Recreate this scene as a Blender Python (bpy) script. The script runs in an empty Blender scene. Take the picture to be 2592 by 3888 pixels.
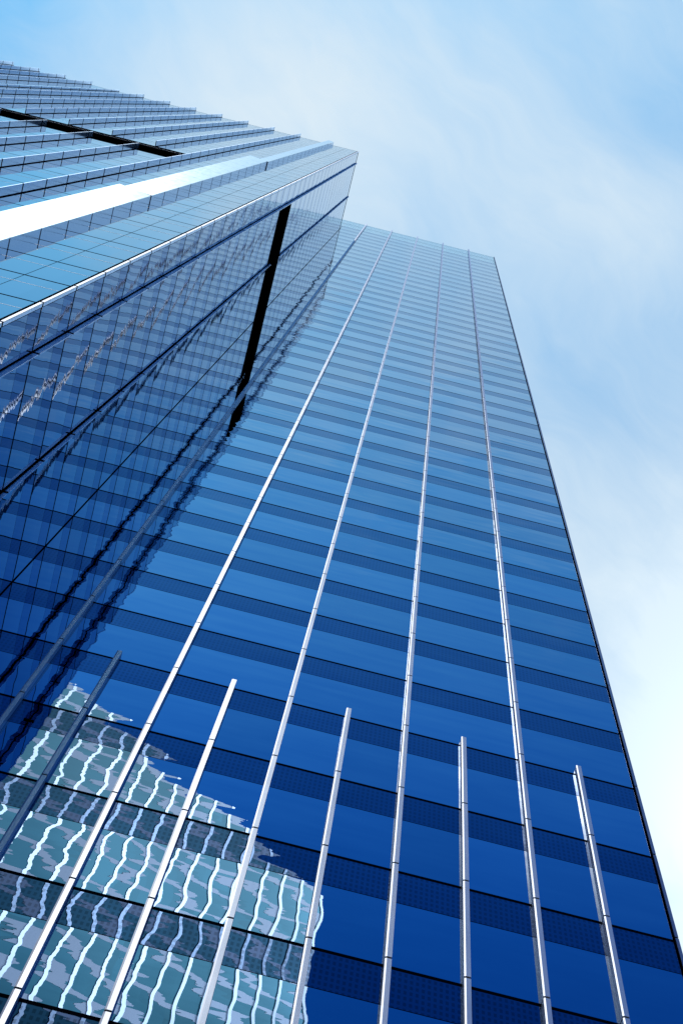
import bpy, math, random
from mathutils import Matrix, Vector
random.seed(7)
S = bpy.context.scene
COL = S.collection
rad = math.radians

# ------------------------------------------------------------------ camera
CAM = Vector((0.0, -13.799, 1.6))
RIGHT = Vector((0.9699125, -0.2375158, 0.0534408))
DOWN = Vector((0.2434070, 0.9503733, -0.1937620))
AXIS = Vector((-0.0047672, 0.2009401, 0.9795919))
cd = bpy.data.cameras.new('camera')
cam = bpy.data.objects.new('camera', cd)
COL.objects.link(cam)
UP = -DOWN
cam.matrix_world = Matrix((
    (RIGHT.x, UP.x, -AXIS.x, CAM.x),
    (RIGHT.y, UP.y, -AXIS.y, CAM.y),
    (RIGHT.z, UP.z, -AXIS.z, CAM.z),
    (0, 0, 0, 1)))
cd.sensor_fit = 'HORIZONTAL'
cd.sensor_width = 36.0
cd.lens = 7800.0 / 2592.0 * 36.0
cd.clip_start = 0.1
cd.clip_end = 5000
S.camera = cam

# ------------------------------------------------------------------ light
SUN_DIR = Vector((-0.15, -0.25, 0.957)).normalized()
SUN_EL = math.asin(SUN_DIR.z)
SUN_AZ = math.atan2(SUN_DIR.x, SUN_DIR.y)
sl = bpy.data.lights.new('sun', 'SUN')
sl.energy = 2.0
sl.angle = rad(0.5)
sl.color = (1.0, 0.96, 0.90)
so = bpy.data.objects.new('sun', sl)
so.rotation_euler = SUN_DIR.to_track_quat('Z', 'Y').to_euler()
so.location = (0, -30, 260)
COL.objects.link(so)

S.view_settings.view_transform = 'Standard'
S.view_settings.look = 'None'
S.view_settings.exposure = 0.0
S.view_settings.gamma = 1.0
S.view_settings.use_curve_mapping = False
S.cycles.max_bounces = 10
S.cycles.glossy_bounces = 8
S.cycles.transparent_max_bounces = 16
S.cycles.sample_clamp_indirect = 1.6
S.cycles.sample_clamp_direct = 1.3
S.cycles.blur_glossy = 1.0
S.cycles.caustics_reflective = False
S.cycles.use_denoising = True


class NT:
    """small helper round a node tree"""
    def __init__(self, tree):
        self.t = tree
        self.n = tree.nodes
        self.l = tree.links

    def new(self, kind, **kw):
        nd = self.n.new(kind)
        for k, v in kw.items():
            setattr(nd, k, v)
        return nd

    def put(self, sock, v):
        if isinstance(v, bpy.types.NodeSocket):
            self.l.new(v, sock)
        elif v is not None:
            sock.default_value = v

    def m(self, op, a, b=None, c=None, clamp=False):
        nd = self.new('ShaderNodeMath', operation=op, use_clamp=clamp)
        for i, v in enumerate((a, b, c)):
            if v is not None:
                self.put(nd.inputs[i], v)
        return nd.outputs[0]

    def vm(self, op, a, b=None):
        nd = self.new('ShaderNodeVectorMath', operation=op)
        self.put(nd.inputs[0], a)
        if b is not None:
            if op == 'SCALE':
                self.put(nd.inputs['Scale'], b)
            else:
                self.put(nd.inputs[1], b)
        return nd.outputs['Value'] if op in ('DOT_PRODUCT', 'LENGTH') else nd.outputs[0]

    def xyz(self, x, y, z):
        nd = self.new('ShaderNodeCombineXYZ')
        for i, v in enumerate((x, y, z)):
            self.put(nd.inputs[i], v)
        return nd.outputs[0]

    def sep(self, v):
        nd = self.new('ShaderNodeSeparateXYZ')
        self.l.new(v, nd.inputs[0])
        return nd.outputs

    def noise(self, vec, scale=1.0, detail=2.0, rough=0.5):
        nd = self.new('ShaderNodeTexNoise')
        self.l.new(vec, nd.inputs['Vector'])
        nd.inputs['Scale'].default_value = scale
        nd.inputs['Detail'].default_value = detail
        nd.inputs['Roughness'].default_value = rough
        return nd.outputs[0]

    def mix(self, f, a, b):
        nd = self.new('ShaderNodeMix', data_type='RGBA')
        self.put(nd.inputs[0], f)
        self.put(nd.inputs[6], a)
        self.put(nd.inputs[7], b)
        return nd.outputs[2]

    def smooth(self, v, a, b):
        nd = self.new('ShaderNodeMapRange', interpolation_type='SMOOTHSTEP')
        self.put(nd.inputs[0], v)
        nd.inputs[1].default_value = a
        nd.inputs[2].default_value = b
        return nd.outputs[0]


# ------------------------------------------------------------------ sky
W = bpy.data.worlds.new('World')
S.world = W
W.use_nodes = True
w = NT(W.node_tree)
w.n.clear()
sky = w.new('ShaderNodeTexSky', sky_type='NISHITA')
sky.sun_disc = False
sky.sun_elevation = SUN_EL
sky.sun_rotation = SUN_AZ
sky.air_density = 1.0
sky.dust_density = 0.2
sky.ozone_density = 3.0
tc = w.new('ShaderNodeTexCoord')
d = w.sep(tc.outputs['Generated'])
zz = w.m('MAXIMUM', d[2], 0.08)
px = w.m('DIVIDE', d[0], zz)
py = w.m('DIVIDE', d[1], zz)
P = w.xyz(px, py, 0.0)


def blob(cx, cy, rx, ry, amp):
    a = w.m('DIVIDE', w.m('SUBTRACT', px, cx), rx)
    b = w.m('DIVIDE', w.m('SUBTRACT', py, cy), ry)
    q = w.m('ADD', w.m('MULTIPLY', a, a), w.m('MULTIPLY', b, b))
    return w.m('MULTIPLY', w.m('EXPONENT', w.m('MULTIPLY', q, -1.0)), amp)


wv = w.new('ShaderNodeTexNoise')
w.l.new(P, wv.inputs['Vector'])
wv.inputs['Scale'].default_value = 9.0
wv.inputs['Detail'].default_value = 3.0
PW = w.vm('ADD', P, w.vm('SCALE', w.vm('SUBTRACT', wv.outputs[1], (0.5, 0.5, 0.5)), 0.09))
# wind-drawn veils: the noise is stretched along one direction
ca, sa = math.cos(rad(35)), math.sin(rad(35))
pu = w.vm('DOT_PRODUCT', PW, (ca, sa, 0))
pv = w.vm('DOT_PRODUCT', PW, (-sa, ca, 0))
nz1 = w.noise(w.xyz(w.m('MULTIPLY', pu, 5.0), w.m('MULTIPLY', pv, 11.0), 1.7), 1.0, 7.0, 0.55)
nz2 = w.noise(w.xyz(w.m('MULTIPLY', pu, 16.0), w.m('MULTIPLY', pv, 44.0), 5.2), 1.0, 6.0, 0.62)
open_sky = w.smooth(py, -0.30, -0.12)
cover = w.smooth(py, -0.23, 0.02)
cover = w.m('MULTIPLY', cover, 0.67)
for args in ((-0.080, 0.015, 0.06, 0.06, 0.22),      # pale veil above the left tower
             (-0.03, 0.02, 0.10, 0.05, 0.12),
             (0.085, 0.030, 0.05, 0.025, 0.16),      # pale band on the right
             (0.200, 0.270, 0.07, 0.10, 0.55),       # bright cloud low on the right
             (0.380, 0.17, 0.14, 0.16, 0.7),  # cloud cover added out of frame, carries the bright patches
             (-0.240, 0.000, 0.07, 0.06, -0.60),  # clear blue corner
             (-0.250, -0.13, 0.12, 0.09, -0.50),     # clear patch added out of frame, deepens the left tower's reflection
             (0.100, -0.015, 0.05, 0.03, -0.20),     # blue gap, upper right
             (0.110, 0.105, 0.06, 0.05, -0.20)):   # blue gap, right
    cover = w.m('ADD', cover, blob(*args))
cover = w.m('ADD', cover, w.m('MULTIPLY', w.m('MULTIPLY', w.m('SUBTRACT', nz1, 0.5), 0.75), open_sky))
cover = w.m('ADD', cover, w.m('MULTIPLY', w.m('MULTIPLY', w.m('SUBTRACT', nz2, 0.5), 0.40), open_sky), clamp=True)
skyc = w.new('ShaderNodeMix', data_type='RGBA', blend_type='MULTIPLY')
skyc.inputs[0].default_value = 1.0
w.l.new(sky.outputs[0], skyc.inputs[6])
# the air is palest overhead and deepens to a saturated blue away from the towers
ramp = w.new('ShaderNodeValToRGB')
ramp.color_ramp.interpolation = 'B_SPLINE'
el = ramp.color_ramp.elements
el[0].position, el[0].color = 0.10, (0.008, 0.135, 0.37, 1)
el[1].position, el[1].color = 1.00, (0.30, 0.65, 0.66, 1)
for p_, c_ in ((0.30, (0.030, 0.23, 0.52, 1)), (0.50, (0.12, 0.42, 0.565, 1)), (0.66, (0.27, 0.62, 0.63, 1)), (0.78, (0.30, 0.65, 0.66, 1))):
    e_ = el.new(p_)
    e_.color = c_
w.l.new(w.m('MULTIPLY_ADD', py, 1 / 0.6, 0.5 / 0.6, clamp=True), ramp.inputs[0])
w.l.new(w.vm('SCALE', ramp.outputs[0], 2.9), skyc.inputs[7])
STR = 0.12
bright = w.m('ADD', w.m('ADD', w.m('ADD', 1.0, blob(0.31, 0.31, 0.085, 0.085, 1.6)), blob(0.41, 0.13, 0.09, 0.09, 8.0)), blob(0.20, 0.27, 0.08, 0.11, 0.12))  # first two patches lie out of frame, added so the office tower reflects white
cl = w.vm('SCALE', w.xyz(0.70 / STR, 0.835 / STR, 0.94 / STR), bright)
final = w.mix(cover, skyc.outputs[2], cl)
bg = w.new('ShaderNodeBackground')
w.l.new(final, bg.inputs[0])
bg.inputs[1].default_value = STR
wo = w.new('ShaderNodeOutputWorld')
w.l.new(bg.outputs[0], wo.inputs[0])

# ------------------------------------------------------------------ materials


def base_mat(name):
    m = bpy.data.materials.new(name)
    m.use_nodes = True
    t = NT(m.node_tree)
    b = t.n.get('Principled BSDF')
    return m, t, b


def glass_mat(name, axis, pu, u0, ph, z0, f0, spandrel=None, rough=0.0, roll=0.004, bow=0.003,
              sway=0.003, tilt=0.0015, rfreq=3.0, saw=0.0):
    """coated facade glass: each pane has its own slight bow, tilt and roller waves"""
    m, t, b = base_mat(name)
    geo = t.new('ShaderNodeNewGeometry')
    pos = t.sep(geo.outputs['Position'])
    u = pos[0 if axis == 'x' else 1]
    z = pos[2]
    un = t.m('DIVIDE', t.m('SUBTRACT', u, u0), pu)
    zn = t.m('DIVIDE', t.m('SUBTRACT', z, z0), ph)
    iu, iz = t.m('FLOOR', un), t.m('FLOOR', zn)
    fu = t.m('SUBTRACT', t.m('FRACT', un), 0.5)
    fz = t.m('SUBTRACT', t.m('FRACT', zn), 0.5)
    wn = t.new('ShaderNodeTexWhiteNoise', noise_dimensions='3D')
    t.l.new(t.xyz(t.m('ADD', iu, 0.5), t.m('ADD', iz, 0.5), 3.3 if spandrel else 7.7), wn.inputs['Vector'])
    rc = t.new('ShaderNodeSeparateColor')
    t.l.new(wn.outputs['Color'], rc.inputs[0])
    r, g, bl = rc.outputs
    off = t.m('MULTIPLY', r, 57.0)
    n1 = t.noise(t.xyz(t.m('MULTIPLY', u, 0.55), t.m('MULTIPLY', z, rfreq), off), 1.0, 1.5, 0.5)
    n2 = t.noise(t.xyz(t.m('MULTIPLY', u, 0.9), t.m('MULTIPLY', z, 0.9), t.m('ADD', off, 11.0)), 1.0, 1.0, 0.4)
    n3 = t.noise(t.xyz(t.m('MULTIPLY', u, 0.8), t.m('MULTIPLY', z, 0.7), t.m('ADD', off, 23.0)), 1.0, 1.0, 0.4)
    dz = t.m('MULTIPLY', t.m('SUBTRACT', n1, 0.5), roll * 2)
    if saw:
        n4 = t.noise(t.xyz(t.m('MULTIPLY', u, 0.7), t.m('MULTIPLY', z, 6.5), t.m('ADD', off, 41.0)), 1.0, 2.0, 0.5)
        dz = t.m('ADD', dz, t.m('MULTIPLY', t.m('SUBTRACT', n4, 0.5), saw * 2))
    dz = t.m('ADD', dz, t.m('MULTIPLY', t.m('SUBTRACT', n3, 0.5), sway * 1.2))
    dz = t.m('ADD', dz, t.m('MULTIPLY', fz, t.m('MULTIPLY', t.m('ADD', g, 0.2), bow)))
    dz = t.m('ADD', dz, t.m('MULTIPLY', t.m('SUBTRACT', bl, 0.5), tilt * 2))
    du = t.m('MULTIPLY', t.m('SUBTRACT', n2, 0.5), sway * 2)
    du = t.m('ADD', du, t.m('MULTIPLY', fu, t.m('MULTIPLY', t.m('ADD', bl, 0.2), bow)))
    du = t.m('ADD', du, t.m('MULTIPLY', t.m('SUBTRACT', g, 0.5), tilt))
    dv = t.xyz(du, 0.0, dz) if axis == 'x' else t.xyz(0.0, du, dz)
    nn = t.vm('NORMALIZE', t.vm('ADD', geo.outputs['Normal'], dv))
    t.l.new(nn, b.inputs['Normal'])
    col = f0 + (1,)
    # slight coating difference from pane to pane
    var = t.m('ADD', 0.89, t.m('MULTIPLY', g, 0.22))
    if spandrel:
        pitx, pitz, dark = spandrel
        sx = t.m('LESS_THAN', t.m('FRACT', t.m('DIVIDE', u, pitx)), 0.52)
        sz = t.m('LESS_THAN', t.m('FRACT', t.m('DIVIDE', z, pitz)), 0.60)
        sq = t.m('MULTIPLY', sx, sz)
        var = t.m('MULTIPLY', var, t.m('SUBTRACT', 1.0, t.m('MULTIPLY', sq, dark)))
    c = t.vm('SCALE', t.xyz(*f0), var)
    t.l.new(c, b.inputs['Base Color'])
    b.inputs['Metallic'].default_value = 1.0
    b.inputs['Roughness'].default_value = rough
    if spandrel or name == 'glass_side_band':
        b.inputs['Specular Tint'].default_value = (0.72, 0.80, 0.94, 1)
    return m


def metal_mat(name, col, rough, streak=0.06, metallic=1.0):
    m, t, b = base_mat(name)
    geo = t.new('ShaderNodeNewGeometry')
    n = t.noise(t.vm('MULTIPLY', geo.outputs['Position'], (6.0, 6.0, 0.7)), 1.0, 3.0)
    v = t.m('ADD', 1.0 - streak, t.m('MULTIPLY', n, streak * 2))
    t.l.new(t.vm('SCALE', t.xyz(*col), v), b.inputs['Base Color'])
    b.inputs['Metallic'].default_value = metallic
    t.l.new(t.m('ADD', rough * 0.85, t.m('MULTIPLY', n, rough * 0.3)), b.inputs['Roughness'])
    return m


def plain_mat(name, col, rough=0.6, nscale=0.8, amp=0.15):
    m, t, b = base_mat(name)
    geo = t.new('ShaderNodeNewGeometry')
    n = t.noise(geo.outputs['Position'], nscale, 4.0)
    v = t.m('ADD', 1.0 - amp, t.m('MULTIPLY', n, amp * 2))
    t.l.new(t.vm('SCALE', t.xyz(*col), v), b.inputs['Base Color'])
    b.inputs['Roughness'].default_value = rough
    return m


FL = 4.166            # floor height above the change of pitch
FLL = 4.34            # floor height below it
ZB = 46.54            # height where the pitch changes
BAY = 2.7
X3 = -0.311           # the fin straight ahead of the camera
XR = X3 + 3 * BAY     # right edge of the right tower
XC = -7.72            # inner corner between the towers
HA = 214.29
HB = 200.9

VIS = (0.22, 0.29, 0.39)
SPA = (0.06, 0.085, 0.14)
M_AV_LO = glass_mat('glass_blue_low', 'x', BAY / 2, X3, FLL, ZB, VIS, roll=0.0075, bow=0.006, sway=0.006, rfreq=1.7, tilt=0.0035, saw=0.0035)
M_AS_LO = glass_mat('glass_fritted_low', 'x', BAY / 2, X3, FLL, ZB, SPA, spandrel=(0.1, 0.22, 0.5), roll=0.0075, bow=0.004, sway=0.006, rfreq=1.7, tilt=0.0035, saw=0.0035)
M_AV_HI = glass_mat('glass_blue_high', 'x', BAY, X3, FL, ZB, VIS, roll=0.011, bow=0.003, sway=0.003, tilt=0.003, rfreq=2.2)
M_AS_HI = glass_mat('glass_fritted_high', 'x', BAY, X3, FL, ZB, SPA, spandrel=(0.1, 0.22, 0.5), roll=0.008, bow=0.003, sway=0.003, rfreq=2.2)
M_B1V = glass_mat('glass_side', 'y', 3.13, 0.0, FL, ZB, (0.18, 0.27, 0.42), roll=0.008, bow=0.022, sway=0.004, rfreq=5.0)
M_B1S = glass_mat('glass_side_band', 'y', 3.13, 0.0, FL, ZB, (0.12, 0.19, 0.31), roll=0.005, bow=0.012, sway=0.004, rfreq=5.0)
M_B2V = glass_mat('glass_front', 'x', 2.58, -13.52, FL, ZB, (0.14, 0.215, 0.30), roll=0.001, bow=0.003, sway=0.002)
M_B2S = glass_mat('glass_front_band', 'x', 2.58, -13.52, FL, ZB, (0.125, 0.20, 0.285), roll=0.001, bow=0.003, sway=0.002)
M_OPP = glass_mat('glass_teal', 'x', 2.0, 0.0, 3.9, 0.0, (0.06, 0.27, 0.33), roll=0.001, bow=0.002, sway=0.001, rough=0.05)
M_FIN = metal_mat('brushed_aluminium', (0.46, 0.53, 0.61), 0.36, 0.02, 0.35)
M_BLADE = metal_mat('blue_grey_aluminium', (0.34, 0.52, 0.74), 0.22, 0.03)
M_PAINT = metal_mat('pale_blue_paint', (0.42, 0.55, 0.76), 0.35, 0.03, 0.35)
M_PANEL = metal_mat('bright_aluminium_panel', (0.86, 0.90, 0.90), 0.15, 0.02)
M_TRIM = metal_mat('white_aluminium_trim', (0.85, 0.86, 0.88), 0.28)
M_DARK = plain_mat('black_gasket', (0.003, 0.004, 0.007), 0.8)
M_DARK.node_tree.nodes['Principled BSDF'].inputs['Specular IOR Level'].default_value = 0.0
M_PLATE = glass_mat('glass_plate', 'y', 3.13, 0.0, FL, ZB, (0.42, 0.52, 0.70), roll=0.0, bow=0.0, sway=0.002)
M_CORE = plain_mat('dark_core', (0.005, 0.006, 0.009), 0.9)
M_CORE.node_tree.nodes['Principled BSDF'].inputs['Specular IOR Level'].default_value = 0.0
M_SLATE = metal_mat('slate_trim', (0.10, 0.13, 0.20), 0.35)
M_WFIN = metal_mat('white_polished_fin', (0.95, 0.95, 0.95), 0.15, 0.01)
M_BAND = metal_mat('lavender_panel', (0.90, 0.91, 1.0), 0.34, 0.04, 1.0)
M_STONE = plain_mat('pale_stone', (0.42, 0.41, 0.39), 0.8)
M_ASPH = plain_mat('asphalt', (0.05, 0.05, 0.052), 0.9, 2.0)
M_PAVE = plain_mat('paving', (0.30, 0.29, 0.28), 0.85, 1.5)
M_ROOF = plain_mat('roof_gravel', (0.20, 0.20, 0.20), 0.9, 3.0)
m, t, b = base_mat('parapet_glass')
b.inputs['Base Color'].default_value = (0.55, 0.86, 0.90, 1)
b.inputs['Roughness'].default_value = 0.02
b.inputs['Metallic'].default_value = 0.6
b.inputs['Alpha'].default_value = 0.75
M_PARA = m

# ------------------------------------------------------------------ mesh helpers


class MB:
    def __init__(self):
        self.v, self.f = [], []

    def box(self, x0, x1, y0, y1, z0, z1):
        i = len(self.v)
        self.v += [(x0, y0, z0), (x1, y0, z0), (x1, y1, z0), (x0, y1, z0),
                   (x0, y0, z1), (x1, y0, z1), (x1, y1, z1), (x0, y1, z1)]
        self.f += [(i, i + 3, i + 2, i + 1), (i + 4, i + 5, i + 6, i + 7), (i, i + 1, i + 5, i + 4),
                   (i + 1, i + 2, i + 6, i + 5), (i + 2, i + 3, i + 7, i + 6), (i + 3, i, i + 4, i + 7)]
        return self

    def prism(self, pts, z0, z1):
        """pts counter-clockwise seen from above"""
        n = len(pts)
        i = len(self.v)
        self.v += [(x, y, z0) for x, y in pts] + [(x, y, z1) for x, y in pts]
        self.f += [tuple(i + n - 1 - k for k in range(n)), tuple(i + n + k for k in range(n))]
        for k in range(n):
            a, c = i + k, i + (k + 1) % n
            self.f.append((a, c, c + n, a + n))
        return self

    def build(self, name, mat, parent=None, kind=None):
        me = bpy.data.meshes.new(name)
        off = parent.location if parent is not None else Vector((0, 0, 0))
        me.from_pydata([(x - off.x, y - off.y, z - off.z) for x, y, z in self.v], [], self.f)
        me.materials.append(mat)
        me.update()
        o = bpy.data.objects.new(name, me)
        COL.objects.link(o)
        if parent is not None:
            o.parent = parent
        if kind:
            o['kind'] = kind
        return o


def thing(name, label, cat, loc, group=None):
    o = bpy.data.objects.new(name, None)
    o.location = loc
    o.empty_display_size = 2.0
    COL.objects.link(o)
    o['label'] = label
    o['category'] = cat
    if group:
        o['group'] = group
    return o


def shows(c, ext):
    """how large a pane near point c shows in the photograph (0 outside it)"""
    q = Vector(c) - CAM
    zc = q.dot(AXIS)
    if zc < 1:
        return 0
    u, v = q.dot(RIGHT) / zc, q.dot(DOWN) / zc
    if abs(u) > 0.175 or abs(v) > 0.26:
        return 0
    return ext * abs(q.normalized().dot(ext_n[0])) / (zc * zc)


ext_n = [Vector((0, 1, 0))]


def panes(specs, name, mat_of, parent, normal, most=98):
    """specs: (x0,x1,y0,y1,z0,z1,key). The ones that show largest become parts, the rest one stuff part per material."""
    ext_n[0] = normal
    sc = []
    for s in specs:
        c = ((s[0] + s[1]) / 2, (s[2] + s[3]) / 2, (s[4] + s[5]) / 2)
        a = max(s[1] - s[0], s[3] - s[2]) * (s[5] - s[4])
        sc.append((shows(c, a), s))
    sc.sort(key=lambda k: -k[0])
    for k, s in sc[:most]:
        MB().box(*s[:6]).build(name, mat_of(s[6]), parent)
    rest = {}
    for k, s in sc[most:]:
        rest.setdefault(s[6], MB()).box(*s[:6])
    for key, mb in rest.items():
        mb.build(name, mat_of(key), parent, 'stuff')


# ------------------------------------------------------------------ ground
MB().box(-900, 900, -900, 900, -0.3, 0.0).build('ground', M_ASPH)['kind'] = 'structure'
MB().box(-60, 40, -20, 0.0, 0.0, 0.13).build('pavement', M_PAVE)['kind'] = 'structure'

# ------------------------------------------------------------------ right tower
LOW = [ZB - FLL * k for k in range(11)]                    # floor lines, going down
HIGH = [ZB + FL * k for k in range(39)]                    # floor lines, going up
ZPAR = HIGH[-1]                                            # glass parapet starts here
XL = -17.0
right_tower = thing('glass_tower', 'tall flat-faced blue glass tower with thin silver vertical fins, behind the bladed tower',
                    'skyscraper', (0, 9, 0))
A = right_tower
MB().box(XL, XR - 0.03, 0.045, 22, 0, ZPAR - 0.3).build('tower_core', M_CORE, A)
xs_lo = [XC + 0.0] + [X3 + BAY / 2 * k for k in range(-5, 6)] + [XR - 0.02]
xs_hi = [XC + 0.0] + [X3 + BAY * k for k in range(-2, 3)] + [XR - 0.02]
vis, spa = [], []
SP = 1.55
G = 0.0
for i, zt in enumerate(LOW[:-1]):
    zb = LOW[i + 1]
    for a, c in zip(xs_lo[:-1], xs_lo[1:]):
        spa.append((a + 0.012, c - 0.012, G, G + 0.03, zt - SP, zt - 0.13, 'lo'))
        vis.append((a + 0.012, c - 0.012, G, G + 0.03, zb, zt - SP - 0.03, 'lo'))
for i in range(1, len(HIGH)):
    zt, zb = HIGH[i], HIGH[i - 1]
    cols = list(zip(xs_hi[:-1], xs_hi[1:])) + [(XL, XC)]
    for a, c in cols:
        spa.append((a + 0.012, c - 0.012, G, G + 0.03, zt - SP, zt - 0.13, 'hi'))
        vis.append((a + 0.012, c - 0.012, G, G + 0.03, zb, zt - SP - 0.03, 'hi'))
panes(vis, 'window_pane', lambda k: M_AV_LO if k == 'lo' else M_AV_HI, A, Vector((0, 1, 0)))
panes(spa, 'spandrel_pane', lambda k: M_AS_LO if k == 'lo' else M_AS_HI, A, Vector((0, 1, 0)))
for zt in LOW[:-1] + HIGH[1:]:
    mb = MB()
    mb.box(XL, XR - 0.02, G + 0.004, G + 0.04, zt - 0.13, zt)
    mb.box(XL, XR - 0.02, G + 0.004, G + 0.04, zt - SP - 0.03, zt - SP)
    mb.build('transom', M_DARK, A)
# glass parapet above the roof
mb = MB()
for a, c in list(zip(xs_hi[:-1], xs_hi[1:])) + [(XL, XC)]:
    for k in range(2):
        z0 = ZPAR + (HA - ZPAR) * k / 2
        z1 = ZPAR + (HA - ZPAR) * (k + 1) / 2
        mb.box(a + 0.02, c - 0.02, G, G + 0.04, z0 + 0.06, z1 - 0.04)
mb.build('parapet', M_PARA, A)
mb = MB()
for k in range(3):
    z0 = ZPAR + (HA - ZPAR) * k / 2
    mb.box(XL, XR - 0.02, G + 0.005, G + 0.05, z0 - 0.03, z0 + 0.05)
mb.build('parapet_rail', M_FIN, A)


def fin_profile(x, edge, hw=0.057, dep=0.14):
    if edge > 0.05:                                # lower left edge chamfered, a shape added to catch the sun glint
        return [(x - hw, G + 0.02), (x - hw, G - dep + 0.012 * edge), (x - hw + 0.030 * edge, G - dep),
                (x + hw, G - dep), (x + hw, G + 0.02)]
    return [(x - hw, G + 0.02), (x - hw, G - dep), (x + hw, G - dep), (x + hw, G + 0.02)]


LINES = LOW + HIGH[1:]


def fin(x, ztop):
    zs = [z for z in sorted(LINES) if z < ztop - 0.5] + [ztop]
    mb = MB()
    for z0, z1 in zip(zs[:-1], zs[1:]):
        mb.prism(fin_profile(x, max(0.0, min(1.0, (128 - 2.1 * (x - X3) - z0) / 50))), z0 + 0.035, z1 - 0.035)
    o = mb.build('vertical_fin', M_FIN, A)
    sm = MB().box(x - 0.04, x + 0.04, G - 0.12, G + 0.02, zs[0], ztop - 0.03)
    me = bpy.data.meshes.new('fin_seam')
    me.from_pydata([(a - A.location.x, b_ - A.location.y, c - A.location.z) for a, b_, c in sm.v], [], sm.f)
    me.materials.append(M_DARK)
    so_ = bpy.data.objects.new('fin_seam', me)
    COL.objects.link(so_)
    so_.parent = o


for k in range(-2, 3):
    fin(X3 + BAY * k, HA + 0.6)
for k in range(-2, 3):
    fin(X3 + BAY * (k + 0.5), ZB + 0.25)
# right corner trim, in floor-high lengths
mb = MB()
zs = sorted(LINES) + [HA]
for z0, z1 in zip(zs[:-1], zs[1:]):
    mb.box(XR - 0.02, XR + 0.045, G - 0.06, G + 0.30, z0 + 0.03, z1 - 0.03)
mb.build('corner_trim', M_SLATE, A)
MB().box(XR - 0.03, XR + 0.03, G - 0.04, G + 0.28, 0, HA - 0.1).build('corner_gasket', M_DARK, A)
mb = MB()
for z0, z1 in zip(zs[:-1], zs[1:]):
    for k in range(8):
        mb.box(XR - 0.03, XR, 0.3 + 2.7 * k, 0.3 + 2.7 * k + 2.66, z0 + 0.06, z1)
mb.build('side_glazing', M_B1V, A, 'stuff')
MB().box(XL + 0.1, XR - 0.2, 0.3, 21.9, ZPAR - 0.3, ZPAR - 0.1).build('roof', M_ROOF, A)

# ------------------------------------------------------------------ left tower
left_tower = thing('glass_tower', 'projecting glass tower with metal blades, a black recessed storey and one broad bright strip',
                   'skyscraper', (-30, 4, 0))
B = left_tower
YF = -7.5             # front glass
ZR0, ZR1 = 114.6, 121.1   # black recessed storey
XE = -13.55           # the recess ends at this blade on the front
YE = -6.32            # and at this blade on the side
XFAR = -58.0
core = MB()
core.box(XFAR, XC - 0.05, YF + 0.05, -0.01, 0, ZR0)
core.box(XFAR, XC - 0.05, YF + 0.05, -0.01, ZR1, HB - 0.8)
core.box(XFAR + 2, XC - 1.5, YF + 1.6, -0.01, ZR0 + 0.001, ZR1 - 0.001)
core.box(XE + 0.0, XC - 0.05, YF + 0.05, YE, ZR0 + 0.001, ZR1 - 0.001)
core.build('tower_core', M_CORE, B)
MB().box(XFAR, XL - 0.2, 0.0, 20, 0, HB - 0.8).build('rear_wing', M_CORE, B)

BL = [ZB + FL * k for k in range(-11, 38)]
BL = [z for z in BL if z < HB] + [HB]
FXS = [-13.52 - 2.58 * k for k in range(17)]
SPB = 1.5
cols2 = [(-9.0, XC - 0.14), (-10.4, -9.0), (FXS[0], -10.9)] + [(FXS[k + 1], FXS[k]) for k in range(16)]
cols1 = [(YF + 0.08, -6.37), (-6.37, -3.13), (-3.13, -0.012)]
v2, s2, v1, s1 = [], [], [], []
for z0, z1 in zip(BL[:-1], BL[1:]):
    for a, c in cols2:
        if c <= FXS[0] + 0.01:
            if z1 - 0.3 > ZR0 and z0 < ZR1 - 0.3 and (z0 + z1) / 2 < ZR1 and (z0 + z1) / 2 > ZR0:
                continue
        zz0, zz1 = z0, z1
        s2.append((a + 0.01, c - 0.01, YF, YF + 0.03, max(z0, z1 - SPB), z1 - 0.15, 's'))
        v2.append((a + 0.01, c - 0.01, YF, YF + 0.03, z0, z1 - SPB - 0.03, 'v'))
    for i, (a, c) in enumerate(cols1):
        if i > 0 and ZR0 < (z0 + z1) / 2 < ZR1:
            continue
        s1.append((XC - 0.03, XC, a + 0.01, c - 0.01, z1 - SPB, z1 - 0.15, 's'))
        v1.append((XC - 0.03, XC, a + 0.01, c - 0.01, z0, z1 - SPB - 0.025, 'v'))


def clip(specs):
    """trim panes against the recessed storey"""
    out = []
    for s in specs:
        x0, x1, y0, y1, z0, z1, k = s
        inrec = (x1 < XE + 0.2) if (y1 - y0) < 0.1 else (y0 > YE - 0.1)
        if inrec:
            if z0 < ZR0 < z1:
                z1 = ZR0
            elif z0 < ZR1 < z1:
                z0 = ZR1
            elif z0 >= ZR0 and z1 <= ZR1:
                continue
        if z1 - z0 > 0.05:
            out.append((x0, x1, y0, y1, z0, z1, k))
    return out


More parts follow.
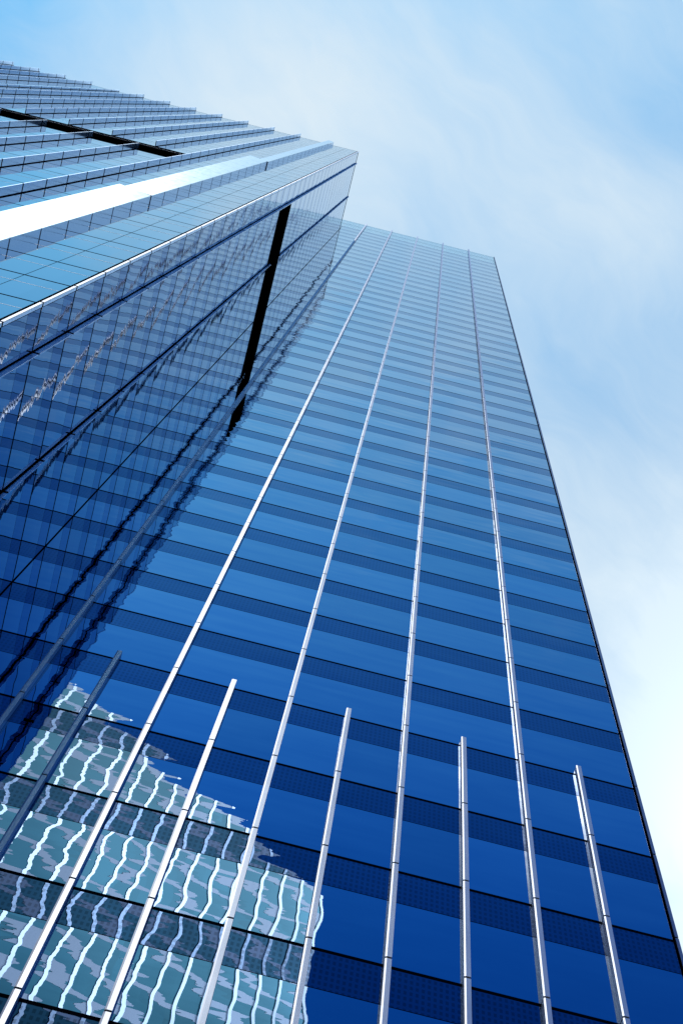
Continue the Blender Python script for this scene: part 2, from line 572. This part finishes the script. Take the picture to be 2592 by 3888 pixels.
panes(clip(v2), 'front_window_pane', lambda k: M_B2V, B, Vector((0, 1, 0)))
panes(clip(s2), 'front_spandrel_pane', lambda k: M_B2S, B, Vector((0, 1, 0)))
panes(clip(v1), 'side_window_pane', lambda k: M_B1V, B, Vector((1, 0, 0)))
panes(clip(s1), 'side_spandrel_pane', lambda k: M_B1S, B, Vector((1, 0, 0)))
for z in BL[1:]:
    if ZR0 < z < ZR1:
        continue
    mb = MB()
    mb.box(XFAR, XC - 0.14, YF + 0.004, YF + 0.04, z - 0.16, z)
    mb.build('front_transom', M_DARK, B)
    mb = MB()
    mb.box(XC - 0.04, XC - 0.004, YF + 0.08, -0.012, z - 0.14, z)
    mb.box(XC - 0.04, XC - 0.004, YF + 0.08, -0.012, z - SPB - 0.025, z - SPB)
    mb.build('side_transom', M_DARK, B)
    mb = MB()
    mb.box(XFAR, XC - 0.14, YF - 0.003, YF + 0.04, z - SPB - 0.02, z - SPB)
    mb.build('front_rail', M_FIN, B)


def segs(za, zb):
    zs = [za] + [z for z in BL if za + 0.6 < z < zb - 0.6] + [zb]
    return list(zip(zs[:-1], zs[1:]))


def blade(name, mat, x0, x1, y0, y1, za, zb, gap=0.10, core_in=0.006, root=None, back=None):
    """a projecting metal blade in floor-high lengths, with its dark seams and root gasket"""
    mb, bk = MB(), MB()
    for a, c in segs(za, zb):
        mb.box(x0, x1, y0, y1, a + gap, c - gap)
        if back:
            bk.box(x0, x1, y1 + 0.001, y1 + 0.02, a + gap, c - gap)
    o = mb.build(name, mat, B)
    if back:
        bk.build('blade_back', back, B)
    sm = MB().box(x0 + core_in, x1 - core_in, y0 + core_in, y1 - core_in, za + 0.02, zb - 0.02)
    if root:
        sm.box(*root, za, zb - 0.02)
    me = bpy.data.meshes.new('blade_seam')
    me.from_pydata([(a - B.location.x, b_ - B.location.y, c - B.location.z) for a, b_, c in sm.v], [], sm.f)
    me.materials.append(M_DARK)
    so_ = bpy.data.objects.new('blade_seam', me)
    COL.objects.link(so_)
    so_.parent = o
    return o


def front_blade(X, za, zb, dep=0.33):
    blade('vertical_blade', M_BLADE, X - 0.04, X, YF - dep, YF + 0.02, za, zb,
          root=(X - 0.05, X + 0.018, YF - 0.03, YF + 0.01))


for k, X in enumerate(FXS):
    if k == 0:
        front_blade(X, 8, HB + 0.5)
        continue
    if k == 7:
        front_blade(X + 0.17, ZR1 + 0.02, HB + 0.3, 0.17)
    else:
        front_blade(X, ZR1 + 0.02, HB + 0.5)
    front_blade(X, 8, ZR0)
# the broad bright strip, stepping in twice on its way up
for (x0, x1, dl, dr, za, zb) in ((-11.62, -10.35, 0.46, 0.31, 8, 80.3), (-11.45, -10.33, 0.41, 0.325, 80.3, 130.0), (-10.82, -10.28, 0.34, 0.30, 130.0, HB + 0.4)):
    mb, mr = MB(), MB()
    for a, c in segs(za, zb):
        mb.prism([(x0, YF - dl), (x1, YF - dr), (x1, YF - dr + 0.03), (x0, YF - dl + 0.03)], a + 0.03, c - 0.03)
        mr.box(x1 - 0.03, x1 - 0.002, YF - dr + 0.034, YF + 0.02, a + 0.09, c - 0.09)
        mr.box(x0 + 0.002, x0 + 0.03, YF - dl + 0.034, YF + 0.02, a + 0.09, c - 0.09)
    mb.build('broad_strip', M_PANEL, B)
    mr.build('strip_return', M_BLADE, B)
    MB().prism([(x0 + 0.04, YF - dl + 0.04), (x1 - 0.015, YF - dr + 0.034), (x1 - 0.015, YF + 0.02), (x0 + 0.04, YF + 0.02)],
               za + 0.02, zb - 0.02).build('strip_backing', M_SLATE, B)
# corner trim: white front, darker return
mb, mb2 = MB(), MB()
for a, c in segs(8, HB):
    mb.box(XC - 0.06, XC + 0.005, YF - 0.03, YF + 0.0, a + 0.08, c - 0.08)
    mb2.box(XC - 0.03, XC + 0.004, YF + 0.002, YF + 0.07, a + 0.08, c - 0.08)
mb.build('corner_trim', M_FIN, B)
mb2.build('corner_return', M_BLADE, B)
MB().box(XC - 0.145, XC - 0.008, YF - 0.015, YF + 0.075, 8, HB - 0.1).build('corner_gasket', M_DARK, B)
# blades on the side face
blade('side_blade', M_PAINT, XC - 0.02, XC + 0.15, -6.39, -6.37, 8, HB + 0.3, root=(XC - 0.02, XC + 0.02, -6.415, -6.325), back=M_PLATE)
blade('side_blade', M_PAINT, XC - 0.02, XC + 0.12, -3.15, -3.13, 8, ZR0, root=(XC - 0.02, XC + 0.03, -3.175, -3.085), back=M_PLATE)
blade('side_blade', M_PAINT, XC - 0.02, XC + 0.12, -3.15, -3.13, ZR1, HB + 0.3, root=(XC - 0.02, XC + 0.03, -3.175, -3.085), back=M_PLATE)
MB().box(XC - 0.03, XC + 0.01, -0.03, -0.006, 8, HB).build('corner_joint', M_DARK, B)
MB().box(XFAR, XC - 0.2, YF + 0.1, 19.9, HB - 0.8, HB - 0.6).build('roof', M_ROOF, B)

# ------------------------------------------------------------------ office tower across the street (seen in the reflection)
TH = rad(27.5)
tx, ty = -math.cos(TH), math.sin(TH)          # along the facade, towards the left
nx, ny = math.sin(TH), math.cos(TH)           # outwards
OX, OY = 5.7, -55.0
OH = 171.0
LEN = 31.0
office = thing('office_tower', 'office tower with white vertical fins, seen only as a rippled reflection in the blue facade',
               'office building', (OX, OY, 0))


def obox(mb, u0, u1, n0, n1, z0, z1):
    pts = []
    for u, n in ((u0, n0), (u0, n1), (u1, n1), (u1, n0)):
        pts.append((OX + tx * u + nx * n, OY + ty * u + ny * n))
    # orientation: make counter-clockwise
    ar = sum(pts[i][0] * pts[(i + 1) % 4][1] - pts[(i + 1) % 4][0] * pts[i][1] for i in range(4))
    if ar < 0:
        pts.reverse()
    mb.prism(pts, z0, z1)
    return mb


obox(MB(), 0, LEN, -24, -0.05, 0, OH - 0.6).build('tower_core', M_STONE, office)
OF = 5.6
nf = int(OH // OF)
OZ = [OH - OF * k for k in range(nf, -1, -1)]
for z0, z1 in zip(OZ[:-1], OZ[1:]):
    obox(MB(), 0.05, LEN, -0.04, 0.0, z0 + 0.6, z1 - 0.6).build('window_band', M_OPP, office)
    obox(MB(), 0.0, LEN, -0.04, 0.012, z1 - 0.85, z1 + 0.85).build('spandrel_band', M_BAND, office)


def wfin(u):
    """a white fin whose face is turned a little towards the open right"""
    pts = [(OX + tx * a + nx * n, OY + ty * a + ny * n) for a, n in ((u, 0.02), (u + 0.32, 0.02), (u + 0.32, 0.16), (u, 0.09))]
    ar = sum(pts[i][0] * pts[(i + 1) % 4][1] - pts[(i + 1) % 4][0] * pts[i][1] for i in range(4))
    if ar < 0:
        pts.reverse()
    return MB().prism(pts, 4, OH + 0.8)


k = 0.1
while k < LEN:
    wfin(k).build('white_fin', M_WFIN, office)
    k += 2.0
obox(MB(), 0, LEN, -24, -0.1, OH - 0.6, OH - 0.3).build('roof', M_ROOF, office)
